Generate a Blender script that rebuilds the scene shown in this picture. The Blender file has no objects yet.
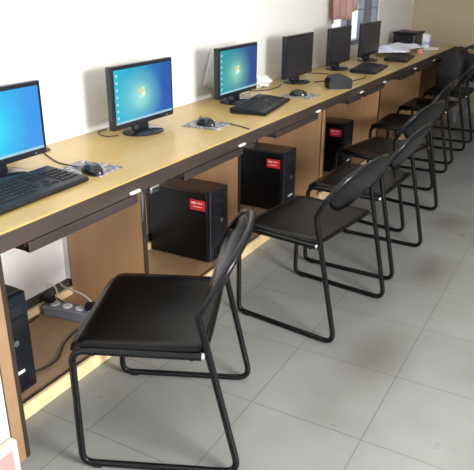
import bpy, bmesh, math, random
from mathutils import Vector, Matrix
random.seed(7)
S = bpy.context.scene
COL = S.collection

# ------------------------------------------------------------------ camera
f_px, pitch, yaw, roll = 629.41, .3898, .5105, .0055
fw = Vector((-math.sin(yaw)*math.cos(pitch), math.cos(yaw)*math.cos(pitch), -math.sin(pitch)))
rt = fw.cross(Vector((0, 0, 1))).normalized(); up = rt.cross(fw)
r2 = rt*math.cos(roll)+up*math.sin(roll); u2 = -rt*math.sin(roll)+up*math.cos(roll)
cam = bpy.data.objects.new('camera', bpy.data.cameras.new('camera')); COL.objects.link(cam)
cam.matrix_world = Matrix(((r2.x, u2.x, -fw.x, 1.927), (r2.y, u2.y, -fw.y, -1.0126), (r2.z, u2.z, -fw.z, 1.3959), (0, 0, 0, 1)))
cam.data.sensor_width = 36; cam.data.lens = f_px/474*36; cam.data.clip_start = .02
S.camera = cam

# ------------------------------------------------------------------ light and exposure
W = bpy.data.worlds.new('daylight'); S.world = W; W.use_nodes = True
W.node_tree.nodes['Background'].inputs[0].default_value = (.86, .93, 1, 1)
W.node_tree.nodes['Background'].inputs[1].default_value = 1.1
def area(name, loc, rot, sx, sy, power, col):
    l = bpy.data.lights.new(name, 'AREA'); l.shape = 'RECTANGLE'; l.size = sx; l.size_y = sy; l.energy = power; l.color = col
    o = bpy.data.objects.new(name, l); COL.objects.link(o); o.location = loc; o.rotation_euler = rot
    return o
area('window_daylight', (3.75, -.1, 1.5), (0, math.radians(90), 0), 1.0, 1.0, 215, (1, .98, .95))
S.view_settings.view_transform = 'Standard'; S.view_settings.look = 'None'
S.view_settings.gamma = 1; S.view_settings.use_curve_mapping = False
S.view_settings.exposure = 0.27
TUBE_STRENGTH = 34

# ------------------------------------------------------------------ materials
def mat(name, col, rough=.5, metal=0, emis=None, estr=0, spec=.5, coat=0):
    m = bpy.data.materials.new(name); m.use_nodes = True
    b = m.node_tree.nodes['Principled BSDF']
    b.inputs['Base Color'].default_value = (*col, 1); b.inputs['Roughness'].default_value = rough
    b.inputs['Metallic'].default_value = metal; b.inputs['Specular IOR Level'].default_value = spec
    b.inputs['Coat Weight'].default_value = coat
    if emis: b.inputs['Emission Color'].default_value = (*emis, 1); b.inputs['Emission Strength'].default_value = estr
    return m
def noisy(name, c1, c2, scale=(3, 3, 3), rough=.5, detail=4, bump=0, spec=.5, lo=.35, hi=.65, rvar=0):
    m = mat(name, c1, rough, spec=spec); nt = m.node_tree; N = nt.nodes; L = nt.links; b = N['Principled BSDF']
    tc = N.new('ShaderNodeTexCoord'); mp = N.new('ShaderNodeMapping'); mp.inputs['Scale'].default_value = scale
    no = N.new('ShaderNodeTexNoise'); no.inputs['Scale'].default_value = 1; no.inputs['Detail'].default_value = detail
    cr = N.new('ShaderNodeValToRGB'); cr.color_ramp.elements[0].position = lo; cr.color_ramp.elements[1].position = hi
    cr.color_ramp.elements[0].color = (*c1, 1); cr.color_ramp.elements[1].color = (*c2, 1)
    L.new(tc.outputs['Object'], mp.inputs[0]); L.new(mp.outputs[0], no.inputs['Vector']); L.new(no.outputs[0], cr.inputs[0])
    L.new(cr.outputs[0], b.inputs['Base Color'])
    if bump:
        bu = N.new('ShaderNodeBump'); bu.inputs['Strength'].default_value = bump; bu.inputs['Distance'].default_value = .002
        L.new(no.outputs[0], bu.inputs['Height']); L.new(bu.outputs[0], b.inputs['Normal'])
    return m
M = {}
M['wall'] = noisy('white_paint', (.84, .84, .83), (.87, .87, .86), (2, 2, 2), .6)
M['tanwall'] = noisy('tan_paint', (.50, .41, .29), (.55, .46, .33), (1.5, 1.5, 1.5), .6)
M['ceiling'] = mat('ceiling_paint', (.8, .8, .78), .8)
M['top'] = noisy('desk_laminate', (.41, .285, .10), (.485, .345, .13), (14, 1.4, 8), .32, 5, lo=.3, hi=.7)
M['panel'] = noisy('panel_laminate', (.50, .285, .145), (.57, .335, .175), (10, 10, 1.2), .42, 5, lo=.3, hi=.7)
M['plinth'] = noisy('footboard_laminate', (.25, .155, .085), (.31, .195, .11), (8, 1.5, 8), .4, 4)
M['edge'] = noisy('yellow_edging', (.72, .55, .30), (.80, .62, .36), (3, 9, 3), .5)
M['fascia'] = noisy('dark_edging', (.040, .028, .025), (.058, .042, .038), (9, 2, 9), .38)
M['darkstrip'] = mat('dark_banding', (.035, .024, .018), .6, spec=.2)
M['tray'] = noisy('tray_laminate', (.035, .026, .024), (.05, .038, .035), (9, 2, 9), .35)
M['black'] = mat('black_plastic', (.007, .007, .010), .42, spec=.3)
M['gloss'] = mat('gloss_black', (.012, .013, .018), .16)
M['bezel'] = mat('bezel_black', (.010, .012, .020), .25)
M['offscreen'] = mat('unlit_screen', (.016, .018, .028), .35, spec=.5)
M['key'] = mat('key_black', (.010, .011, .014), .5, spec=.25)
M['kb'] = mat('keyboard_body', (.006, .007, .009), .45, spec=.3)
M['chair'] = noisy('chair_seat', (.0025, .0025, .0026), (.0045, .004, .004), (5, 5, 5), .26, spec=.18)
M['chairback'] = mat('chair_back', (.003, .0035, .006), .24, spec=.25)
M['tube'] = mat('black_tube', (.003, .0035, .005), .22, spec=.3)
M['chrome'] = mat('chrome', (.75, .76, .8), .2, metal=1)
M['cpu'] = mat('case_side', (.003, .003, .004), .35, spec=.25)
M['cpufront'] = mat('case_front', (.007, .010, .018), .2)
M['cputop'] = mat('case_top', (.02, .017, .017), .32)
M['red'] = mat('sticker_red', (.62, .02, .035), .4)
M['white'] = mat('white_plastic', (.78, .79, .82), .4)
M['mark'] = mat('sticker_print', (.9, .6, .62), .5)
M['grey'] = mat('grey_plastic', (.20, .21, .26), .45)
M['cablew'] = mat('cable_white', (.7, .68, .62), .5)
M['cableb'] = mat('cable_black', (.015, .015, .017), .5)
M['paper'] = noisy('paper', (.78, .78, .80), (.86, .86, .88), (9, 9, 9), .8)
M['plasticbag'] = noisy('pale_plastic', (.62, .68, .85), (.86, .88, .95), (18, 18, 18), .35, bump=.5)
M['pad'] = noisy('mouse_pad', (.10, .10, .11), (.50, .50, .54), (60, 60, 60), .5, 6, lo=.45, hi=.62)
M['mouse'] = mat('mouse_black', (.008, .008, .010), .2)
M['alu'] = mat('window_metal', (.24, .26, .32), .4, metal=.2)
M['cloth'] = noisy('salmon_cloth', (.40, .24, .22), (.54, .35, .32), (14, 5, 3), .9)
M['clothedge'] = mat('cloth_hem', (.22, .04, .04), .9)
M['skirt'] = mat('skirting_dark', (.05, .045, .04), .5)
M['pink'] = mat('pink_print', (.70, .28, .28), .5)
M['cream'] = mat('carton_white', (.56, .53, .49), .6)  # white darkened to beige-grey to offset the close window's glare
M['blue'] = mat('pale_blue_card', (.38, .45, .78), .5)
M['bagfab'] = noisy('bag_nylon', (.002, .002, .003), (.008, .008, .011), (22, 22, 22), .7, bump=.6)
M['tubeglow'] = mat('lamp_tube', (1, 1, 1), .5, emis=(1, .97, .9), estr=TUBE_STRENGTH)
def glass():
    m = bpy.data.materials.new('pane_glass'); m.use_nodes = True; nt = m.node_tree; nt.nodes.clear()
    o = nt.nodes.new('ShaderNodeOutputMaterial'); mx = nt.nodes.new('ShaderNodeMixShader'); mx.inputs[0].default_value = .07
    t = nt.nodes.new('ShaderNodeBsdfTransparent'); g = nt.nodes.new('ShaderNodeBsdfGlossy'); g.inputs['Roughness'].default_value = .03
    nt.links.new(t.outputs[0], mx.inputs[1]); nt.links.new(g.outputs[0], mx.inputs[2]); nt.links.new(mx.outputs[0], o.inputs[0])
    return m
M['glass'] = glass()
def floor_mat():
    m = mat('floor_tiles', (.3, .3, .3), .28); nt = m.node_tree; N = nt.nodes; L = nt.links; b = N['Principled BSDF']
    tc = N.new('ShaderNodeTexCoord')
    mp = N.new('ShaderNodeMapping'); mp.inputs['Location'].default_value = (-1.4782, -.6219, 0)
    br = N.new('ShaderNodeTexBrick'); br.offset = 0; br.squash = 1
    br.inputs['Scale'].default_value = 1; br.inputs['Brick Width'].default_value = .4025; br.inputs['Row Height'].default_value = .4025
    br.inputs['Mortar Size'].default_value = .0022; br.inputs['Mortar Smooth'].default_value = .3
    br.inputs['Color1'].default_value = (.222, .232, .226, 1); br.inputs['Color2'].default_value = (.238, .248, .242, 1)
    br.inputs['Mortar'].default_value = (.13, .134, .13, 1)
    L.new(tc.outputs['Object'], mp.inputs[0]); L.new(mp.outputs[0], br.inputs[0])
    n1 = N.new('ShaderNodeTexNoise'); n1.inputs['Scale'].default_value = 2.1; n1.inputs['Detail'].default_value = 5
    cr = N.new('ShaderNodeValToRGB'); cr.color_ramp.elements[0].position = .33; cr.color_ramp.elements[1].position = .6
    cr.color_ramp.elements[0].color = (.74, .72, .70, 1); cr.color_ramp.elements[1].color = (1, 1, 1, 1)
    L.new(tc.outputs['Object'], n1.inputs['Vector']); L.new(n1.outputs[0], cr.inputs[0])
    mx = N.new('ShaderNodeMix'); mx.data_type = 'RGBA'; mx.blend_type = 'MULTIPLY'; mx.inputs[0].default_value = .75
    L.new(br.outputs['Color'], mx.inputs[6]); L.new(cr.outputs[0], mx.inputs[7]); L.new(mx.outputs[2], b.inputs['Base Color'])
    prev = mx.outputs[2]
    for (sx_, sy_, rx_, ry_) in ((1.31, 2.80, .16, .20), (1.36, 2.02, .14, .26), (1.36, 1.12, .17, .30)):  # soft dark elliptical patches multiplied into the tile colour beside the chairs
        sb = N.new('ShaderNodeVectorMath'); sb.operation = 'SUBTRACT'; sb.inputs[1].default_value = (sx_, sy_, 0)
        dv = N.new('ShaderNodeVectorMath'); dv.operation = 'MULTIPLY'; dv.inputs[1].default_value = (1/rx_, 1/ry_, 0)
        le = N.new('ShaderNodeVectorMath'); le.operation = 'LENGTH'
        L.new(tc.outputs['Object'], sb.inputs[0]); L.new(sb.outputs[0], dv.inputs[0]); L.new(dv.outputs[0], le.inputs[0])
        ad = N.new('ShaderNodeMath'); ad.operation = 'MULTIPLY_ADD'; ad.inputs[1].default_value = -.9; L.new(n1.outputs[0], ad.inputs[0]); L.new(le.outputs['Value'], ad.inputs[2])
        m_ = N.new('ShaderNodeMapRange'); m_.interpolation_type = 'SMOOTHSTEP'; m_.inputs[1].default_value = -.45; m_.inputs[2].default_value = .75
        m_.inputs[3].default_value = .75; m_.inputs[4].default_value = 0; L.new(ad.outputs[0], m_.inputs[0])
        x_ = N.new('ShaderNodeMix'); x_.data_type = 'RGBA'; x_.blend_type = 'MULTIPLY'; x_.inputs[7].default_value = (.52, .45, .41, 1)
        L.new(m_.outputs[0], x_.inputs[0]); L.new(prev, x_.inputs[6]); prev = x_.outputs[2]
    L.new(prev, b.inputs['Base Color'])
    n2 = N.new('ShaderNodeTexNoise'); n2.inputs['Scale'].default_value = 9
    mr = N.new('ShaderNodeMapRange'); mr.inputs[3].default_value = .22; mr.inputs[4].default_value = .42
    L.new(tc.outputs['Object'], n2.inputs['Vector']); L.new(n2.outputs[0], mr.inputs[0]); L.new(mr.outputs[0], b.inputs['Roughness'])
    return m
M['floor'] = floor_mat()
def screen_mat(name, left, right, glow, strength):
    m = mat(name, (.01, .01, .01), .3); nt = m.node_tree; N = nt.nodes; L = nt.links; b = N['Principled BSDF']
    tc = N.new('ShaderNodeTexCoord'); sp = N.new('ShaderNodeSeparateXYZ'); L.new(tc.outputs['Object'], sp.inputs[0])
    mr = N.new('ShaderNodeMapRange'); mr.inputs[1].default_value = -.17; mr.inputs[2].default_value = .15
    L.new(sp.outputs[1], mr.inputs[0])
    mp = N.new('ShaderNodeMapping'); mp.inputs['Location'].default_value = (0, .0, -.27*1.0)
    mp.inputs['Scale'].default_value = (0, 5.2, 6.5)
    mp.vector_type = 'POINT'
    sub = N.new('ShaderNodeVectorMath'); sub.operation = 'SUBTRACT'; sub.inputs[1].default_value = (0, -.03, .165)
    sc = N.new('ShaderNodeVectorMath'); sc.operation = 'MULTIPLY'; sc.inputs[1].default_value = (0, 5.5, 7)
    ln = N.new('ShaderNodeVectorMath'); ln.operation = 'LENGTH'
    L.new(tc.outputs['Object'], sub.inputs[0]); L.new(sub.outputs[0], sc.inputs[0]); L.new(sc.outputs[0], ln.inputs[0])
    cr = N.new('ShaderNodeValToRGB'); cr.color_ramp.elements[0].color = (1, 1, 1, 1); cr.color_ramp.elements[1].color = (0, 0, 0, 1)
    cr.color_ramp.elements[0].position = .0; cr.color_ramp.elements[1].position = .9
    e = cr.color_ramp.elements.new(.22); e.color = (.75, .75, .75, 1); e = cr.color_ramp.elements.new(.5); e.color = (.28, .28, .28, 1)
    L.new(ln.outputs['Value'], cr.inputs[0])
    m1 = N.new('ShaderNodeMix'); m1.data_type = 'RGBA'; m1.inputs[6].default_value = (*left, 1); m1.inputs[7].default_value = (*right, 1)
    L.new(mr.outputs[0], m1.inputs[0])
    m2 = N.new('ShaderNodeMix'); m2.data_type = 'RGBA'; m2.inputs[7].default_value = (*glow, 1)
    L.new(cr.outputs[0], m2.inputs[0]); L.new(m1.outputs[2], m2.inputs[6])
    L.new(m2.outputs[2], b.inputs['Emission Color']); b.inputs['Emission Strength'].default_value = strength
    return m
M['scr0'] = screen_mat('screen_cyan', (.0, .75, .95), (.02, .30, .82), (.02, .80, .95), .85)
M['scr1'] = screen_mat('screen_blue', (.005, .50, .68), (.005, .09, .45), (.35, .85, .72), .8)
M['scr2'] = screen_mat('screen_teal', (.01, .36, .40), (.01, .07, .30), (.32, .78, .55), .75)
M['taskbar'] = mat('screen_taskbar', (.02, .02, .02), .4, emis=(.35, .62, .75), estr=.8)
M['icon'] = mat('screen_icon', (.02, .02, .02), .4, emis=(.55, .8, .9), estr=.8)
for n, c in (('lr', (.85, .50, .30)), ('lg', (.50, .80, .40)), ('lb', (.35, .75, .85)), ('ly', (.95, .88, .50)), ('lw', (.75, .95, .8))):
    M[n] = mat('screen_'+n, (.02, .02, .02), .4, emis=c, estr=.9)

# ------------------------------------------------------------------ mesh helpers
def B(): return bmesh.new()
def box(bm, a, b, bev=0, seg=2):
    c = [(a[i]+b[i])/2 for i in range(3)]; s = [abs(b[i]-a[i]) for i in range(3)]
    g = bmesh.ops.create_cube(bm, size=1, matrix=Matrix.Translation(c) @ Matrix.Diagonal((*s, 1)))
    if bev:
        vs = set(g['verts']); es = [e for e in bm.edges if e.verts[0] in vs and e.verts[1] in vs]
        bmesh.ops.bevel(bm, geom=es, offset=min(bev, min(s)*.45), segments=seg, affect='EDGES', profile=.5)
    return bm
def smoothpath(pts, rad=.04, seg=5):
    P = [Vector(p) for p in pts]; out = [P[0]]
    for i in range(1, len(P)-1):
        a, b, c = P[i-1], P[i], P[i+1]; r = rad[i] if isinstance(rad, (list, tuple)) else rad
        d1 = min(r, (a-b).length*.48); d2 = min(r, (c-b).length*.48)
        p = b+(a-b).normalized()*d1; q = b+(c-b).normalized()*d2
        for k in range(seg+1):
            t = k/seg; out.append((1-t)**2*p+2*t*(1-t)*b+t*t*q)
    out.append(P[-1]); return out
def tube(bm, pts, r, sides=10, cap=True):
    P = [Vector(p) for p in pts]; rings = []; T = []
    for i in range(len(P)):
        T.append(((P[min(i+1, len(P)-1)]-P[max(i-1, 0)])).normalized())
    n = T[0].orthogonal().normalized()
    for i, p in enumerate(P):
        n = (n-T[i]*n.dot(T[i])); n = n.normalized() if n.length > 1e-6 else T[i].orthogonal().normalized()
        bb = T[i].cross(n); rr = r[i] if isinstance(r, (list, tuple)) else r
        rings.append([bm.verts.new(p+(n*math.cos(2*math.pi*k/sides)+bb*math.sin(2*math.pi*k/sides))*rr) for k in range(sides)])
    for a, b in zip(rings, rings[1:]):
        for k in range(sides): bm.faces.new((a[k], a[(k+1) % sides], b[(k+1) % sides], b[k]))
    if cap: bm.faces.new(rings[0][::-1]); bm.faces.new(rings[-1])
    return bm
def lathe(bm, prof, c=(0, 0, 0), n=28, sx=1, sy=1):
    rings = []
    for r, z in prof:
        rings.append([bm.verts.new((c[0]+r*sx*math.cos(2*math.pi*k/n), c[1]+r*sy*math.sin(2*math.pi*k/n), c[2]+z)) for k in range(n)])
    for a, b in zip(rings, rings[1:]):
        for k in range(n): bm.faces.new((a[k], a[(k+1) % n], b[(k+1) % n], b[k]))
    bm.faces.new(rings[0][::-1]); bm.faces.new(rings[-1]); return bm
def prism(bm, poly, axis, a, b):
    """poly of 2-D points extruded along axis ('x','y','z') from a to b"""
    def mk(p, t):
        return {'x': (t, p[0], p[1]), 'y': (p[0], t, p[1]), 'z': (p[0], p[1], t)}[axis]
    lo = [bm.verts.new(mk(p, a)) for p in poly]; hi = [bm.verts.new(mk(p, b)) for p in poly]
    n = len(poly)
    bm.faces.new(lo[::-1]); bm.faces.new(hi)
    for i in range(n): bm.faces.new((lo[i], lo[(i+1) % n], hi[(i+1) % n], hi[i]))
    return bm
def obj(name, bm, m, parent=None, smooth=False, solid=0, subs=0, off=0):
    bmesh.ops.recalc_face_normals(bm, faces=bm.faces[:])
    me = bpy.data.meshes.new(name); bm.to_mesh(me); bm.free()
    me.materials.append(M[m] if isinstance(m, str) else m)
    for p in me.polygons: p.use_smooth = smooth
    o = bpy.data.objects.new(name, me); COL.objects.link(o)
    if parent: o.parent = parent
    if solid:
        md = o.modifiers.new('thickness', 'SOLIDIFY'); md.thickness = solid; md.offset = off
    if subs:
        md = o.modifiers.new('smooth', 'SUBSURF'); md.levels = subs; md.render_levels = subs
    if smooth:
        try: me.set_sharp_from_angle(angle=math.radians(40))
        except Exception: pass
    return o
def tag(o, label, cat, group=None):
    o['label'] = label; o['category'] = cat
    if group: o['group'] = group
    return o
def thing(name, label, cat, loc=(0, 0, 0), rz=0, group=None):
    o = bpy.data.objects.new(name, None); COL.objects.link(o); o.empty_display_size = .1
    o.location = loc; o.rotation_euler = (0, 0, rz)
    return tag(o, label, cat, group)
def struct(name, bm, m):
    o = obj(name, bm, m); o['kind'] = 'structure'; return o
def dup(root, loc, rz, label):
    r = root.copy(); COL.objects.link(r); r.location = loc; r.rotation_euler = (0, 0, rz); r['label'] = label
    for ch in list(root.children):
        c = ch.copy(); COL.objects.link(c); c.parent = r
        for g in list(ch.children):
            d = g.copy(); COL.objects.link(d); d.parent = c
    return r

# ------------------------------------------------------------------ room
RX, Y0, Y1, H = 3.6, -2.6, 6.40, 2.8
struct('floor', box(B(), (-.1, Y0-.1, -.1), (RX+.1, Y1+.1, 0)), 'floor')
struct('ceiling', box(B(), (-.1, Y0-.1, H), (RX+.1, Y1+.1, H+.1)), 'ceiling')
WY0, WY1, WZ0, WZ1 = 3.95, 5.17, .84, 2.05
bm = B()
box(bm, (-.1, Y0-.1, 0), (0, WY0, H)); box(bm, (-.1, WY1, 0), (0, Y1, H))
box(bm, (-.1, WY0, 0), (0, WY1, WZ0)); box(bm, (-.1, WY0, WZ1), (0, WY1, H))
struct('wall_left', bm, 'wall')
struct('wall_back', box(B(), (-.1, Y1, 0), (RX+.1, Y1+.1, H)), 'tanwall')
struct('wall_front', box(B(), (-.1, Y0-.1, 0), (RX+.1, Y0, H)), 'wall')
RY0, RY1, RZ0, RZ1 = -.7, .5, .95, 2.05
bm = B()
box(bm, (RX, Y0, 0), (RX+.1, RY0, H)); box(bm, (RX, RY1, 0), (RX+.1, Y1, H))
box(bm, (RX, RY0, 0), (RX+.1, RY1, RZ0)); box(bm, (RX, RY0, RZ1), (RX+.1, RY1, H))
struct('wall_right', bm, 'wall')
# skirting behind the desks
struct('baseboard_left', box(B(), (0, -.02, .085), (.014, 5.9, .125), .002), 'skirt')
# window in the left wall: metal frame, mullions and bars, panes
bm = B()
for z0, z1 in ((WZ0, WZ0+.04), (WZ1-.04, WZ1)): box(bm, (-.075, WY0, z0), (-.01, WY1, z1), .003)
for y0, y1 in ((WY0, WY0+.05), (4.34, 4.46), (4.76, 4.98), (WY1-.045, WY1)): box(bm, (-.07, y0, WZ0+.04), (-.015, y1, WZ1-.04), .003)
win = struct('window_1', bm, 'alu')
bm = B(); box(bm, (-.045, WY0+.05, WZ0+.04), (-.041, WY1-.045, WZ1-.04)); pane = obj('pane', bm, 'glass', win)
bm = B()
for z in (1.13, 1.42, 1.71): box(bm, (-.012, WY0+.02, z), (-.004, WY1-.02, z+.008))
obj('security_bar', bm, 'alu', win)
bm = B()
for z0, z1 in ((RZ0, RZ0+.04), (RZ1-.04, RZ1)): box(bm, (RX+.02, RY0, z0), (RX+.07, RY1, z1), .003)
for y0, y1 in ((RY0, RY0+.04), (RY1-.04, RY1)): box(bm, (RX+.02, y0, RZ0+.04), (RX+.07, y1, RZ1-.04), .003)
win2 = struct('window_2', bm, 'alu')
obj('pane', box(B(), (RX+.043, RY0+.04, RZ0+.04), (RX+.047, RY1-.04, RZ1-.04)), 'glass', win2)
# wall trunking under the desk
struct('trim_1', box(B(), (0, .845, .128), (.028, .905, .70), .004), 'white')

# ceiling tube lamps (behind and above the camera's view)
def tube_lamp(x, y, label):
    t = thing('tube_lamp', label, 'ceiling light', (x, y, H), 0, 'tube lamps on the ceiling')
    obj('housing', box(B(), (-.03, -.6, -.05), (.03, .6, 0), .006), 'white', t)
    obj('tube', tube(B(), [(0, -.57, -.075), (0, .57, -.075)], .016, 12), 'tubeglow', t, True)
    for s in (-1, 1): obj('lamp_socket', box(B(), (-.015, s*.585-.012, -.095), (.015, s*.585+.012, -.0505), .003), 'white', t)
tube_lamp(1.3, 1.95, 'white tube lamp on the ceiling over the second and third chairs')
tube_lamp(1.3, 3.7, 'white tube lamp on the ceiling over the middle chairs')

# ------------------------------------------------------------------ desks
TZ = .75
def desk(name_label, y0, y1, dividers, trays, end_lo, end_hi, shallow=(), feet=True):
    t = thing('computer_desk', name_label, 'desk', (0, y0, 0), 0, 'long laminate computer desks along the wall')
    L = y1-y0
    obj('desktop', box(B(), (.002, .0015, TZ-.022), (.598, L-.0015, TZ), .0008), 'top', t)
    obj('fascia', box(B(), (.575, .0015, TZ-.058), (.600, L-.0015, TZ-.006), .002), 'fascia', t)
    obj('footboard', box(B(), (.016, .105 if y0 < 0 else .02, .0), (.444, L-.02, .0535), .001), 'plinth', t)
    obj('edging_strip', box(B(), (.4445, .105 if y0 < 0 else .02, .0), (.4575, L-.02, .055), .001), 'edge', t)
    obj('back_rail', box(B(), (.0165, .105 if y0 < 0 else .02, .0545), (.032, L-.02, .09), .001), 'edge', t)
    obj('inner_lip', box(B(), (.436, .105 if y0 < 0 else .02, .054), (.4443, L-.02, .0585), .001), 'darkstrip', t)
    if y0 < 0:
        obj('bracket', box(B(), (.555, .775, TZ-.085), (.604, .835, TZ-.0585), .008, 3), 'chrome', t)
    for y in dividers:
        yy = y-y0
        d = obj('divider', box(B(), (.034, yy, .0545), (.452, yy+.022, TZ-.0225), .001), 'panel', t)
        obj('edge_band', box(B(), (.4525, yy-.001, .056), (.4565, yy+.023, TZ-.0225), .0005), 'darkstrip', d)
    for y in shallow:
        yy = y-y0
        obj('divider', box(B(), (.034, yy, .0545), (.34, yy+.02, TZ-.0225), .001), 'panel', t)
    for (a, b) in trays:
        a -= y0; b -= y0
        tr = obj('keyboard_tray', box(B(), (.18, a, TZ-.092), (.594, b, TZ-.078), .001), 'tray', t)
        obj('tray_front', box(B(), (.581, a, TZ-.094), (.5995, b, TZ-.0615), .002), 'tray', tr)
        for s in (a-.004, b-.016): obj('runner', box(B(), (.2, s, TZ-.076), (.585, s+.02, TZ-.0585), .001), 'darkstrip', tr)
        obj('runner_end', box(B(), (.6005, b-.050, TZ-.052), (.612, b+.004, TZ-.041), .004), 'white', tr)
    for (y, kind) in end_lo+end_hi:
        yy = y-y0
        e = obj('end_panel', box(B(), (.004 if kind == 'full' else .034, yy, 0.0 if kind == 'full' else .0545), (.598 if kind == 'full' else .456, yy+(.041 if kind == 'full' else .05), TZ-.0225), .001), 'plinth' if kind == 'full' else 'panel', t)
        obj('edge_band', box(B(), (.56 if kind == 'full' else .43, yy+(.0415 if kind == 'full' else .0505), 0 if kind == 'full' else .056), (.5985 if kind == 'full' else .4565, yy+(.057 if kind == 'full' else .066), TZ-.06), .001), 'darkstrip', e)
    return t
desk('nearest yellow-topped desk unit carrying three lit monitors', -.06, 2.715, [.845, 1.625], [(.14, .645), (.94, 1.41), (1.75, 2.29)], [(-.017, 'full')], [(2.648, 'half')])
desk('middle desk unit with two unlit monitors and black case', 2.715, 5.215, [3.90], [(2.79, 3.02), (3.10, 3.52), (3.95, 4.35), (4.50, 5.0)], [(2.717, 'half')], [(5.148, 'half')], shallow=[3.46])
desk('farthest desk unit under the printer by the tan wall', 5.215, 5.99, [], [(5.32, 5.7)], [], [(5.92, 'full')])

# ------------------------------------------------------------------ monitors
def monitor(y, x, rz, label, scr, base_dy=.0):
    t = thing('monitor', label, 'monitor', (x, y, TZ), rz, 'flat monitors along the desk')
    w, z0, z1 = .216, .042, .305
    # casing: thin slab with a bulged back
    bm = B(); box(bm, (-.018, -w, z0), (.012, w, z1), .005)
    obj('casing', bm, 'bezel', t)
    bm = B(); prism(bm, [(-w*.72, z0+.04), (w*.72, z0+.04), (w*.72, z1-.035), (-w*.72, z1-.035)], 'x', -.030, -.0185)
    box(bm, (-.045, -w*.45, z0+.06), (-.030, w*.45, z1-.08), .01)
    obj('back_cover', bm, 'black', t)
    bm = B(); box(bm, (.0125, -w+.016, z0+.024), (.0135, w-.016, z1-.016))
    s = obj('screen', bm, scr, t)
    if scr != 'offscreen':
        obj('taskbar', box(B(), (.0137, -w+.016, z0+.024), (.0142, w-.016, z0+.033)), 'taskbar', s)
        for c in range(1):
            for r in range(7):
                zz = z1-.034-r*.029
                obj('desktop_icon', box(B(), (.0137, -w+.024+c*.03, zz-.010), (.0142, -w+.036+c*.03, zz)), 'icon', s)
        # four-pane waving flag in a soft halo
        cy, cz = -.02, .178
        for i, (m_, sy, sz) in enumerate((('lr', -1, 1), ('lg', 1, 1), ('lb', -1, -1), ('ly', 1, -1))):
            q = []
            for (a, b) in ((.0012, .0012), (.022, .003), (.019, .021), (.002, .023)):
                yy = sy*a; zz = sz*b; q.append((cy+yy, cz+zz*(1-.15*(yy/.026))+.006*math.sin(yy*90)))
            bm = B(); prism(bm, q, 'x', .0137, .0142); obj('logo_pane', bm, m_, s)
    bm = B(); prism(bm, [(-.040, 0.012), (.040, .012), (.034, .0415), (-.034, .0415)], 'x', -.028, -.002)
    box(bm, (-.052, -.030, .010), (-.030, .030, .11), .006)
    obj('neck', bm, 'bezel', t)
    bm = B(); lathe(bm, [(.104, 0), (.106, .005), (.098, .011), (.05, .017), (.03, .019)], (-.005, base_dy, 0), 36, .8, 1)
    obj('base', bm, 'gloss', t, True)
    bm = B(); box(bm, (.0122, w-.06, z0+.008), (.0134, w-.052, z0+.013)); obj('power_button', bm, 'chrome', t)
    return t
monitor(.402, .2, 0, 'lit bright cyan monitor nearest the camera, cut by the left edge', 'scr0')
monitor(1.215, .2, 0, 'lit monitor with blue screen and colourful logo, second from the camera', 'scr1')
monitor(2.06, .2, 0, 'lit teal monitor with a white sheet leaning behind it', 'scr2')
monitor(2.875, .2, 0, 'unlit dark monitor just left of the seam, behind the black case', 'offscreen')
monitor(3.62, .2, 0, 'unlit dark monitor standing below the salmon cloth', 'offscreen')
monitor(4.27, .22, -.03, 'unlit black monitor in front of window, farthest along the desk', 'offscreen')

# ------------------------------------------------------------------ keyboards
def keyboard(label):
    t = thing('keyboard', label, 'keyboard', (0, 0, TZ), 0, 'black keyboards on the desk')
    # length along local y, width along x (front = +x)
    bm = B(); prism(bm, [(-.078, .004), (.082, .002), (.086, .010), (.078, .017), (-.074, .030), (-.082, .026)], 'y', -.228, .228)
    bmesh.ops.bevel(bm, geom=[e for e in bm.edges if abs(e.verts[0].co.y-e.verts[1].co.y) < .01], offset=.004, segments=2, affect='EDGES')
    obj('case', bm, 'kb', t)
    def keys(cols, x0, y0, pitch):
        bm = B()
        for (cx, cy, w) in cols:
            z = .0255-(cx+.06)*.085
            g = box(bm, (cx-.0075, cy-w/2, z-.004), (cx+.0075, cy+w/2, z+.0065), .0015, 1)
        return bm
    main = []
    for r in range(6):
        cx = -.058+r*.0195+(0.004 if r else 0)
        if r == 5:
            y = -.213
            for w in (.024, .02, .024, .10, .024, .02, .024):
                main.append((cx, y+w/2, w-.003)); y += w+.001
        else:
            for c in range(14): main.append((cx, -.205+c*.0192+(.0), .0165))
    obj('letter_keys', keys(main, 0, 0, 0), 'key', t)
    nav = [(-.054+r*.0195, .080+c*.019, .0165) for r in range(3) for c in range(3)]
    arrows = [(.021, .099, .0165), (.041, .080, .0165), (.041, .099, .0165), (.041, .118, .0165)]
    obj('navigation_keys', keys(nav, 0, 0, 0), 'key', t); obj('arrow_keys', keys(arrows, 0, 0, 0), 'key', t)
    num = [(-.034+r*.0195, .148+c*.019, .0165) for r in range(5) for c in range(4)]
    obj('number_keys', keys(num, 0, 0, 0), 'key', t)
    for s in (-1, 1): obj('foot', box(B(), (-.072, s*.19-.015, 0), (-.06, s*.19+.015, .006)), 'black', t)
    return t
k0 = keyboard('black keyboard beside the patterned mouse mat, nearest the camera'); k0.location = (.395, .300, TZ); k0.rotation_euler = (0, 0, .02); k0.scale = (1.16, 1, 1)
dup(k0, (.385, 1.995, TZ), .16, 'black keyboard lying in front of the teal monitor')
dup(k0, (.415, 3.70, TZ), .10, 'black keyboard lying between black case and papers')
dup(k0, (.42, 4.50, TZ), .12, 'black keyboard half hidden by the white papers')

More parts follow.
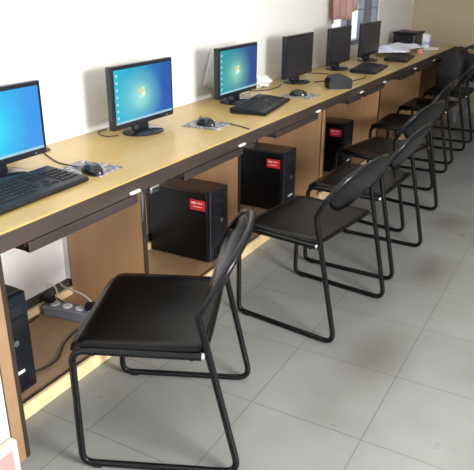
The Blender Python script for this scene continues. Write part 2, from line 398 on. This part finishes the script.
# ------------------------------------------------------------------ mats and mice
def mousemat(x, y, rz, sx, sy, label):
    bm = B(); box(bm, (-sx/2, -sy/2, 0), (sx/2, sy/2, .003), .001)
    o = obj('mouse_mat', bm, 'pad'); o.location = (x, y, TZ+.0005); o.rotation_euler = (0, 0, rz)
    return tag(o, label, 'mouse mat', 'mouse mats')
mousemat(.392, .642, .07, .19, .14, 'grey patterned mouse mat beside the nearest keyboard')
mousemat(.372, 1.472, .05, .19, .16, 'grey patterned mouse mat between the two nearer lit monitors')
mousemat(.43, 2.42, .0, .19, .17, 'grey patterned mouse mat between teal and first unlit monitor')
def mouse(label):
    t = thing('mouse', label, 'mouse', (0, 0, TZ+.004), 0, 'computer mice on the desk')
    bm = B(); n = 20; rows = 10; rings = []
    for i in range(rows+1):
        a = i/rows*math.pi/2; rr = math.cos(a); z = .035*math.sin(a)
        ring = []
        for k in range(n):
            th = 2*math.pi*k/n; cx = math.cos(th)*.054*(rr**.6); cy = math.sin(th)*.031*(rr**.6)
            cy *= 1-.12*math.cos(th)
            ring.append(bm.verts.new((cx, cy, z*(1-.18*(cx/.054)**2*(1 if cx < 0 else .2)))))
        rings.append(ring)
        if i == rows-1: break
    for a, b in zip(rings, rings[1:]):
        for k in range(n): bm.faces.new((a[k], a[(k+1) % n], b[(k+1) % n], b[k]))
    bm.faces.new(rings[0][::-1]); bm.faces.new(rings[-1])
    obj('shell', bm, 'mouse', t, True)
    obj('scroll_wheel', tube(B(), [(-.030, -.004, .031), (-.030, .004, .031)], .007, 12), 'grey', t, True)
    obj('button_seam', box(B(), (-.046, -.0008, .024), (-.036, .0008, .0295)), 'grey', t)
    return t
m0 = mouse('black mouse on the mat nearest the camera'); m0.location = (.44, .60, TZ+.004); m0.rotation_euler = (0, 0, -.25)
dup(m0, (.375, 1.455, TZ+.004), -.2, 'black mouse on the mat between the two nearer lit monitors')
dup(m0, (.42, 2.40, TZ+.004), .2, 'black mouse on the mat left of the black case')

def cable(label, pts, m='cableb', r=.0025, rad=.05, name='cable'):
    o = obj(name, tube(B(), smoothpath(pts, rad, 6), r, 7), m, None, True)
    return tag(o, label, 'cable')
zc = TZ+.003
cable('black mouse cable curling behind the nearest keyboard and mouse', [(.38, .612, TZ+.012), (.31, .63, zc), (.24, .635, zc), (.16, .675, zc), (.07, .725, zc), (.03, .755, zc), (.05, .775, zc), (.09, .755, zc), (.06, .71, zc), (.02, .67, zc), (.03, .60, zc)])
cable('thin black cable looping beside the blue screen monitor stand', [(.03, 1.16, zc), (.03, 1.10, zc), (.07, 1.06, zc), (.13, 1.045, zc), (.155, 1.09, zc)], rad=.06)
cable('black mouse cable running off the desk edge beside keyboard', [(.33, 1.475, TZ+.012), (.36, 1.52, zc), (.42, 1.545, zc), (.50, 1.53, zc), (.585, 1.49, zc)])
cable('white cables tangled behind the teal monitor stand', [(.16, 2.2, zc), (.11, 2.24, TZ+.02), (.12, 2.28, zc), (.16, 2.24, TZ+.01), (.13, 2.19, TZ+.03), (.11, 2.33, zc), (.10, 2.39, zc), (.16, 2.30, zc)], 'cablew', .004)
cable('black cable lying behind the mouse mat by the first unlit monitor', [(.03, 2.36, TZ+.004), (.10, 2.40, zc), (.18, 2.48, zc), (.19, 2.62, zc), (.15, 2.73, zc)], r=.003)
cable('black cable bowed on the desk between the two unlit monitors', [(.30, 2.93, zc), (.36, 3.05, zc), (.33, 3.25, zc), (.20, 3.34, zc), (.10, 3.30, zc)], r=.003)
cable('dark cable on the desk right of the black case', [(.46, 3.02, zc), (.50, 3.12, zc), (.53, 3.28, zc), (.48, 3.43, zc)], r=.003)

# white sheet leaning behind the teal monitor
bm = B(); prism(bm, [(1.95, .10), (2.24, .002), (2.36, .17), (2.10, .285)], 'x', 0, .003)
o = obj('paper_sheet', bm, 'paper'); o.location = (.075, 0, TZ); o.rotation_euler = (0, math.radians(-12), 0)
tag(o, 'white paper sheet leaning on the wall behind the teal monitor', 'paper')
# crumpled white papers / adapters behind screens
def lump(name, label, cat, c, s, m, seed=0, amp=.25):
    rnd = random.Random(seed); bm = B()
    bmesh.ops.create_icosphere(bm, subdivisions=3, radius=1)
    ph = [rnd.uniform(0, 6) for _ in range(6)]
    for v in bm.verts:
        d = 1+amp*(math.sin(v.co.x*4+ph[0])*math.sin(v.co.y*5+ph[1])+.6*math.sin(v.co.z*7+ph[2]+v.co.x*6))
        v.co = Vector((v.co.x*s[0]*d, v.co.y*s[1]*d, max(-s[2], v.co.z*s[2]*d)))
        v.co.z += s[2]
    o = obj(name, bm, m, None, False); o.location = c
    return tag(o, label, cat)
lump('crumpled_paper', 'crumpled white paper behind first unlit monitor, on its near side', 'paper', (.075, 2.585, TZ), (.055, .075, .035), 'paper', 3)
lump('crumpled_paper', 'crumpled white paper between the two unlit monitors at the wall', 'paper', (.07, 3.235, TZ), (.05, .075, .032), 'paper', 5)

# black domed case
bm = B()
prof = [(a*.85, b*.9) for a, b in [(-.085, 0), (.085, 0), (.09, .045), (.078, .072), (.045, .087), (0, .092), (-.045, .087), (-.078, .072), (-.09, .045)]]
prism(bm, prof, 'y', -.055, .055)
bmesh.ops.bevel(bm, geom=bm.edges[:], offset=.004, segments=2, affect='EDGES')
t = thing('domed_case', 'small black round-topped case on the middle of the desk edge', 'case', (.515, 2.80, TZ), math.radians(38))
obj('body', bm, 'black', t)
obj('lid_seam', box(B(), (-.0772, -.0562, .039), (.0772, .0562, .041)), 'black', t)

# papers, printer and cartons at the far end of the desk
bm = B(); nx, ny = 14, 18; rnd = random.Random(4); g = []
for i in range(nx+1):
    row = []
    for j in range(ny+1):
        u, v = i/nx, j/ny
        x = .10+u*.30+.03*math.sin(v*9); y = 4.62+v*.62-.06*math.sin(u*5)
        e = min(u, 1-u, v, 1-v)
        z = .034+.004*rnd.random()+min(e*4, 1)*(.035+.018*math.sin(u*9+v*4)*math.cos(v*11))
        row.append(bm.verts.new((x, y, z)))
    g.append(row)
for i in range(nx):
    for j in range(ny): bm.faces.new((g[i][j], g[i+1][j], g[i+1][j+1], g[i][j+1]))
o = obj('crumpled_sheet', bm, 'plasticbag', None, True, solid=.003); o.location = (0, 0, TZ)
tag(o, 'crumpled pale plastic sheet heaped over the far keyboard', 'plastic sheet')
t = thing('printer', 'black box-shaped printer on the far desk end in the corner', 'printer', (.175, 5.60, TZ), 0)
obj('body', box(B(), (-.10, -.16, .0), (.12, .16, .125), .012), 'bezel', t)
obj('lid', box(B(), (-.105, -.165, .126), (.135, .165, .148), .008), 'black', t)
obj('paper_tray', box(B(), (.1205, -.13, .02), (.15, .13, .032), .003), 'cputop', t)
t = thing('carton', 'pale blue and white carton beside the printer', 'carton', (.38, 5.60, TZ), .1)
obj('body', box(B(), (-.04, -.07, 0), (.03, .07, .13), .003), 'plasticbag', t)
obj('printed_band', box(B(), (-.041, -.071, .03), (.031, .071, .06), .003), 'blue', t)
o = obj('paper_sheet', box(B(), (-.07, -.1, 0), (.07, .1, .006), .001), 'paper'); o.location = (.445, 5.52, TZ); o.rotation_euler = (0, 0, .2)
tag(o, 'white paper pad lying flat at the far end of desk', 'paper')
t = thing('tape_roll', 'small pink and white roll beside the crumpled plastic sheet', 'tape', (.455, 5.05, TZ), 0)
obj('ring', lathe(B(), [(.026, 0), (.027, .015), (.026, .030)], (0, 0, 0), 20), 'pink', t, True)
obj('core', lathe(B(), [(.014, .0305), (.014, .0325)], (0, 0, 0), 20), 'paper', t, True)
o = obj('marker_pen', tube(B(), [(.20, 5.60, TZ+.1535), (.33, 5.70, TZ+.1535)], .004, 8), 'pink', None, True)
tag(o, 'thin reddish pen lying across the printer lid', 'pen')

# ------------------------------------------------------------------ computer towers
def tower(label, w=.17):
    t = thing('computer_tower', label, 'computer', (0, 0, 0), 0, 'black computer towers on the footboards')
    d, h = .368, .375
    # origin: near front bottom corner; body goes to -x (depth) and +y (width)
    obj('casing', box(B(), (-d, 0, .008), (-.03, w, h-.012), .003), 'cpu', t)
    obj('top_cover', box(B(), (-d, -.001, h-.0115), (-.03, w+.001, h), .003), 'cputop', t)
    fr = obj('front_bezel', box(B(), (-.0295, -.001, .006), (0, w+.001, h+.001), .008, 3), 'cpufront', t)
    obj('drive_door', box(B(), (.0002, .018, h-.075), (.003, w-.018, h-.035), .001), 'gloss', fr)
    obj('drive_door', box(B(), (.0002, .018, h-.122), (.003, w-.018, h-.082), .001), 'gloss', fr)
    obj('power_button', lathe(B(), [(.011, -.004), (.011, 0)], (0, 0, 0), 18), 'chrome', fr)
    pb = fr.children[-1]
    pb = [c for c in fr.children if c.name.startswith('power_button')][0]
    pb.location = (.0045, w*.6, h*.55); pb.rotation_euler = (0, math.pi/2, 0)
    obj('badge', box(B(), (.0002, w*.38, .085), (.003, w*.72, .097), .001), 'white', fr)
    bm = B()
    for k in range(6): box(bm, (.0002, .03, .025+k*.008), (.0018, w-.03, .029+k*.008))
    obj('vent', bm, 'black', fr)
    st = obj('sticker', box(B(), (-.118, -.0022, h-.098), (-.018-.012, -.0006, h-.045)), 'red', t)
    bm = B(); box(bm, (-.108, -.0030, h-.066), (-.082, -.0023, h-.056)); box(bm, (-.076, -.0030, h-.064), (-.045, -.0023, h-.058)); box(bm, (-.10, -.0030, h-.082), (-.05, -.0023, h-.078))
    obj('sticker_print', bm, 'mark', st)
    for (fx, fy) in ((-.02, .02), (-.02, w-.02), (-.3, .02), (-.3, w-.02)):
        obj('foot', lathe(B(), [(.010, 0), (.010, .009)], (fx, fy, 0), 12), 'chrome' if fx > -.1 else 'black', t, True)
    return t
FZ = .0538
c0 = tower('black computer tower against the desk end panel, nearest camera'); c0.location = (.405, .098, FZ)
dup(c0, (.410, 1.432, FZ), 0, 'black computer tower with red sticker behind the nearest chair')
dup(c0, (.402, 2.285, FZ), 0, 'black computer tower with red sticker under the desk beside second chair')
dup(c0, (.43, 3.24, FZ), 0, 'black computer tower with red sticker behind the third chair')

cable('black power cable lying on the footboard before the nearest tower', [(.30, .27, FZ+.005), (.36, .33, FZ+.005), (.36, .42, FZ+.005), (.30, .50, FZ+.005), (.27, .60, FZ+.005), (.30, .655, FZ+.008)], r=.004)
cable('grey cable hanging from the desk beside the second tower', [(.50, .79, .68), (.50, .80, .60), (.47, .83, .54), (.49, .80, .50), (.51, .78, .57), (.51, .775, .67)], 'grey', .0022, .03)
cable('white cable looping over the power strip to the wall', [(.02, .79, .13), (.06, .76, .14), (.12, .74, .15), (.20, .74, .145), (.27, .72, .13), (.29, .70, .115)], 'cablew', .004)
cable('white cable dropping into the sockets beside the wall', [(.02, .72, .16), (.05, .73, .15), (.09, .70, .14), (.11, .69, .115)], 'cablew', .0035)
cable('thin black cable behind the nearest tower, along the rail', [(.045, .35, FZ+.004), (.10, .42, FZ+.004), (.06, .52, FZ+.004), (.05, .62, FZ+.004)], r=.004)

# power strip
t = thing('power_strip', 'grey power strip with white sockets on the footboard', 'power strip', (.215, .70, FZ), .18)
obj('body', box(B(), (-.165, -.036, 0), (.20, .036, .045), .006), 'grey', t)
for k in range(5):
    s = obj('socket', lathe(B(), [(.020, .0455), (.020, .049), (.016, .0495)], (-.125+k*.062, 0, 0), 18), 'white', t, True)
    bm = B()
    for a, b in ((-.006, 0), (.006, 0), (0, .008)): box(bm, (-.125+k*.062+a-.002, b-.002, .0497), (-.125+k*.062+a+.002, b+.002, .0502))
    obj('pin_hole', bm, 'black', s)
obj('switch', box(B(), (.165, -.012, .0455), (.185, .012, .050), .002), 'red', t)
def plug(x, y, z, rz, label):
    t = thing('power_plug', label, 'plug', (x, y, z), rz, 'black plugs in the power strip')
    bm = B(); box(bm, (-.022, -.018, 0), (.022, .018, .03), .008, 3); obj('plug_body', bm, 'black', t)
    obj('lead', tube(B(), smoothpath([(.018, 0, .022), (.04, 0, .026), (.065, .01, .005)], .02), .004, 8), 'cableb', t, True)
plug(.067, .675, FZ+.0505, .1, 'black plug in the socket nearest the wall')
plug(.262, .71, FZ+.0505, .6, 'black plug in the strip socket nearest the chair seat')

# ------------------------------------------------------------------ chairs
CW = .485
def chair(label):
    t = thing('metal_chair', label, 'chair', (0, 0, 0), 0, 'black tubular chairs along the desk')
    r = .0108
    def back_pt(u, q, off=0):
        # point on the leaning back: u across (-1..1), q up (0..1), dished rearwards
        b = .018*(1-u*u)+off
        return (.370+.110*q+b*.79, CW/2+u*CW/2, .545+.195*q-b*.45)
    arch = [(-1, 0), (-1, .16), (-.975, .36), (-.91, .58), (-.78, .77), (-.55, .91), (-.28, .98), (0, 1)]
    arch = arch+[(-u, q) for u, q in arch[-2::-1]]
    mid = [back_pt(u, q) for u, q in arch]
    def side(yy):
        return smoothpath([mid[0][:1]+(yy,)+mid[0][2:], (.368, yy, .538), (.482, yy, r), (0, yy, r), (.0, yy, .412), (.375, yy, .412)], [0, .02, .055, .035, .045, 0], 7)
    near = side(0)[::-1]; far = side(CW)
    obj('frame', tube(B(), near+[Vector(m) for m in mid[1:-1]]+far, r, 10), 'tube', t, True)
    for yy in (0, CW):
        obj('glide', box(B(), (.03, yy-.012, -.0005), (.06, yy+.012, .010), .003), 'black', t)
        obj('end_cap', tube(B(), [(.375, yy, .412), (.384, yy, .412)], .0113, 10), 'chrome', t, True)
    for (x, z) in ((.06, .402), (.345, .402)):
        obj('cross_bar', tube(B(), [(x, 0.004, z), (x, CW-.004, z)], .009, 10), 'tube', t, True)
    # seat: pressed shell with rounded corners, dished, front edge rolled down
    bm = B(); nx, ny = 16, 18; g = []
    for i in range(nx+1):
        row = []
        for j in range(ny+1):
            u = -1+2*i/nx; v = -1+2*j/ny
            # squircle mapping keeps corners round
            k = 1-.04*(u*u*v*v)**3
            x = .19+u*.203*k; y = CW/2+v*(CW/2-.004)*k
            z = .4285-.010*(1-u*u)*(1-v*v*v*v)
            if u < -.80: z -= .020*((-.80-u)/.2)**2
            if abs(v) > .93: z -= .006*((abs(v)-.93)/.07)
            row.append(bm.verts.new((x, y, z)))
        g.append(row)
    for i in range(nx):
        for j in range(ny): bm.faces.new((g[i][j], g[i+1][j], g[i+1][j+1], g[i][j+1]))
    obj('seat', bm, 'chair', t, True, solid=.008, off=0)
    # backrest: curved oval plate between the uprights
    bm = B(); nu, nv = 24, 8; g = []
    def top_q(u):
        a = abs(u)
        P_ = [(0, 1), (.28, .98), (.55, .91), (.78, .77), (.91, .58), (.96, .42), (1, .2)]
        for (a0, q0), (a1, q1) in zip(P_, P_[1:]):
            if a <= a1: return q0+(q1-q0)*(a-a0)/(a1-a0)
    for i in range(nu+1):
        u = .955*math.sin((-1+2*i/nu)*math.pi/2); row = []
        lo = .36-.48*(1-(abs(u)/.955)**2.4); hi = max(top_q(u)-.01, lo+.02)
        for j in range(nv+1):
            row.append(bm.verts.new(back_pt(u, lo+(hi-lo)*j/nv, .010*math.sin(j/nv*math.pi))))
        g.append(row)
    for i in range(nu):
        for j in range(nv): bm.faces.new((g[i][j], g[i+1][j], g[i+1][j+1], g[i][j+1]))
    obj('backrest', bm, 'chairback', t, True, solid=.012, off=0)
    return t
ch = chair('black chair nearest the camera, angled from the desk'); ch.location = (.7712, .0902, .0006); ch.rotation_euler = (0, 0, .4239)
dup(ch, (.7167, 1.1674, .0006), -.1217, 'second black chair from the camera, before the second red-stickered tower')
dup(ch, (.754, 1.82, .0006), -.034, 'third black chair from the camera, seat against the light end panels')
dup(ch, (.631, 2.537, .0006), -.17, 'fourth black chair from the camera')
dup(ch, (.584, 3.33, .0006), .02, 'fifth black chair from the camera')
dup(ch, (.56, 4.10, .0006), 0, 'sixth black chair, beside the one holding the bag')
dup(ch, (.56, 4.92, .0006), .0, 'farthest black chair along the desk, black bag on its seat')
dup(ch, (1.57, 4.88, .0006), math.radians(90), 'black chair backed against the far side table, at the right edge')

# black bag hanging on the farthest chair
t = thing('backpack', 'bulky black bag standing on the seat of the farthest desk chair', 'bag', (.745, 5.16, .432), .0)
bm = B(); bmesh.ops.create_cube(bm, size=1)
bmesh.ops.subdivide_edges(bm, edges=bm.edges[:], cuts=5, use_grid_fill=True)
for v in bm.verts:
    x, y, z = v.co*2
    k = 1-.18*(abs(x)**3*abs(z)**3)-.12*abs(y*z)**2
    v.co = Vector((.15*x*(1-.25*z*z)*k+.012*math.sin(z*6+y*3), .18*y*(1-.10*z)*k, .18+.195*z*k+.02*math.sin(y*5+x*3)))
    v.co.y += .012*math.sin(v.co.z*34)
    v.co.x = v.co.x*.75+.03*z
obj('bag_body', bm, 'bagfab', t, True, subs=1)
obj('strap', tube(B(), smoothpath([(.07, -.10, .34), (.12, -.11, .40), (.28, -.12, .37), (.33, -.12, .20), (.31, -.11, .05)], .08), .008, 8), 'bagfab', t, True)
obj('strap', tube(B(), smoothpath([(.07, .10, .34), (.12, .11, .40), (.28, .12, .37), (.33, .12, .20), (.31, .11, .05)], .08), .008, 8), 'bagfab', t, True)
obj('pocket', box(B(), (.05, -.10, .05), (.115, .10, .17), .03, 4), 'bagfab', t, True)
obj('buckle', box(B(), (.1152, -.015, .10), (.122, .015, .13), .003), 'chrome', t)

# far table along the tan wall
t = thing('side_table', 'brown laminate table along the tan wall at the right', 'table', (.66, 5.72, 0), 0)
obj('tabletop', box(B(), (0, 0, .70), (1.3, .62, .725), .003), 'plinth', t)
obj('apron', box(B(), (.03, .02, .62), (1.27, .045, .6995), .002), 'fascia', t)
for x in (.03, 1.23):
    for y in (.05, .55): obj('leg', box(B(), (x, y, 0), (x+.04, y+.04, .6995), .002), 'grey', t)

# salmon cloth hanging at the window
bm = B(); ny, nz = 30, 12; g = []
for j in range(ny+1):
    v = j/ny; row = []
    for k in range(nz+1):
        w = k/nz
        zb = 1.055+.10*abs(v-.12)**1.3+.03*math.sin(v*7) + (.0 if v > .08 else 0)
        z = 1.62+(zb-1.62)*w
        row.append(bm.verts.new((.05+.018*math.sin(v*26+w*1.5)*(.4+w*.6), 3.80+v*.56+.012*math.sin(w*9), z)))
    g.append(row)
for j in range(ny):
    for k in range(nz): bm.faces.new((g[j][k], g[j+1][k], g[j+1][k+1], g[j][k+1]))
t = thing('hanging_cloth', 'salmon pink cloth hanging in front of the window', 'cloth', (0, 0, 0))
obj('fabric', bm, 'cloth', t, True, solid=.003)
obj('hem', tube(B(), [(.052, 3.795, 1.62), (.05, 3.80, 1.4), (.056, 3.802, 1.2), (.058, 3.81, 1.06)], .006, 8), 'clothedge', t, True)
obj('hook', tube(B(), [(.0, 4.08, 1.64), (.06, 4.08, 1.64), (.06, 4.08, 1.60)], .005, 8), 'chrome', t, True)

# low white cabinet and carton left of the desk
t = thing('low_cabinet', 'plain white low cabinet against the desk end, left edge', 'cabinet', (.0, -.75, 0))
obj('body', box(B(), (.004, 0, 0), (.578, .731, .685), .004), 'cream', t)
obj('door', box(B(), (.5785, .004, .01), (.5965, .730, .68), .003), 'cream', t)
t = thing('carton', 'white carton with pink front on the floor, bottom left corner', 'carton', (.6, -.385, 0))
obj('body', box(B(), (0, 0, 0), (.026, .362, .118), .003), 'cream', t)
obj('pink_panel', box(B(), (.0263, .02, .0), (.0275, .340, .094), .0005), 'pink', t)
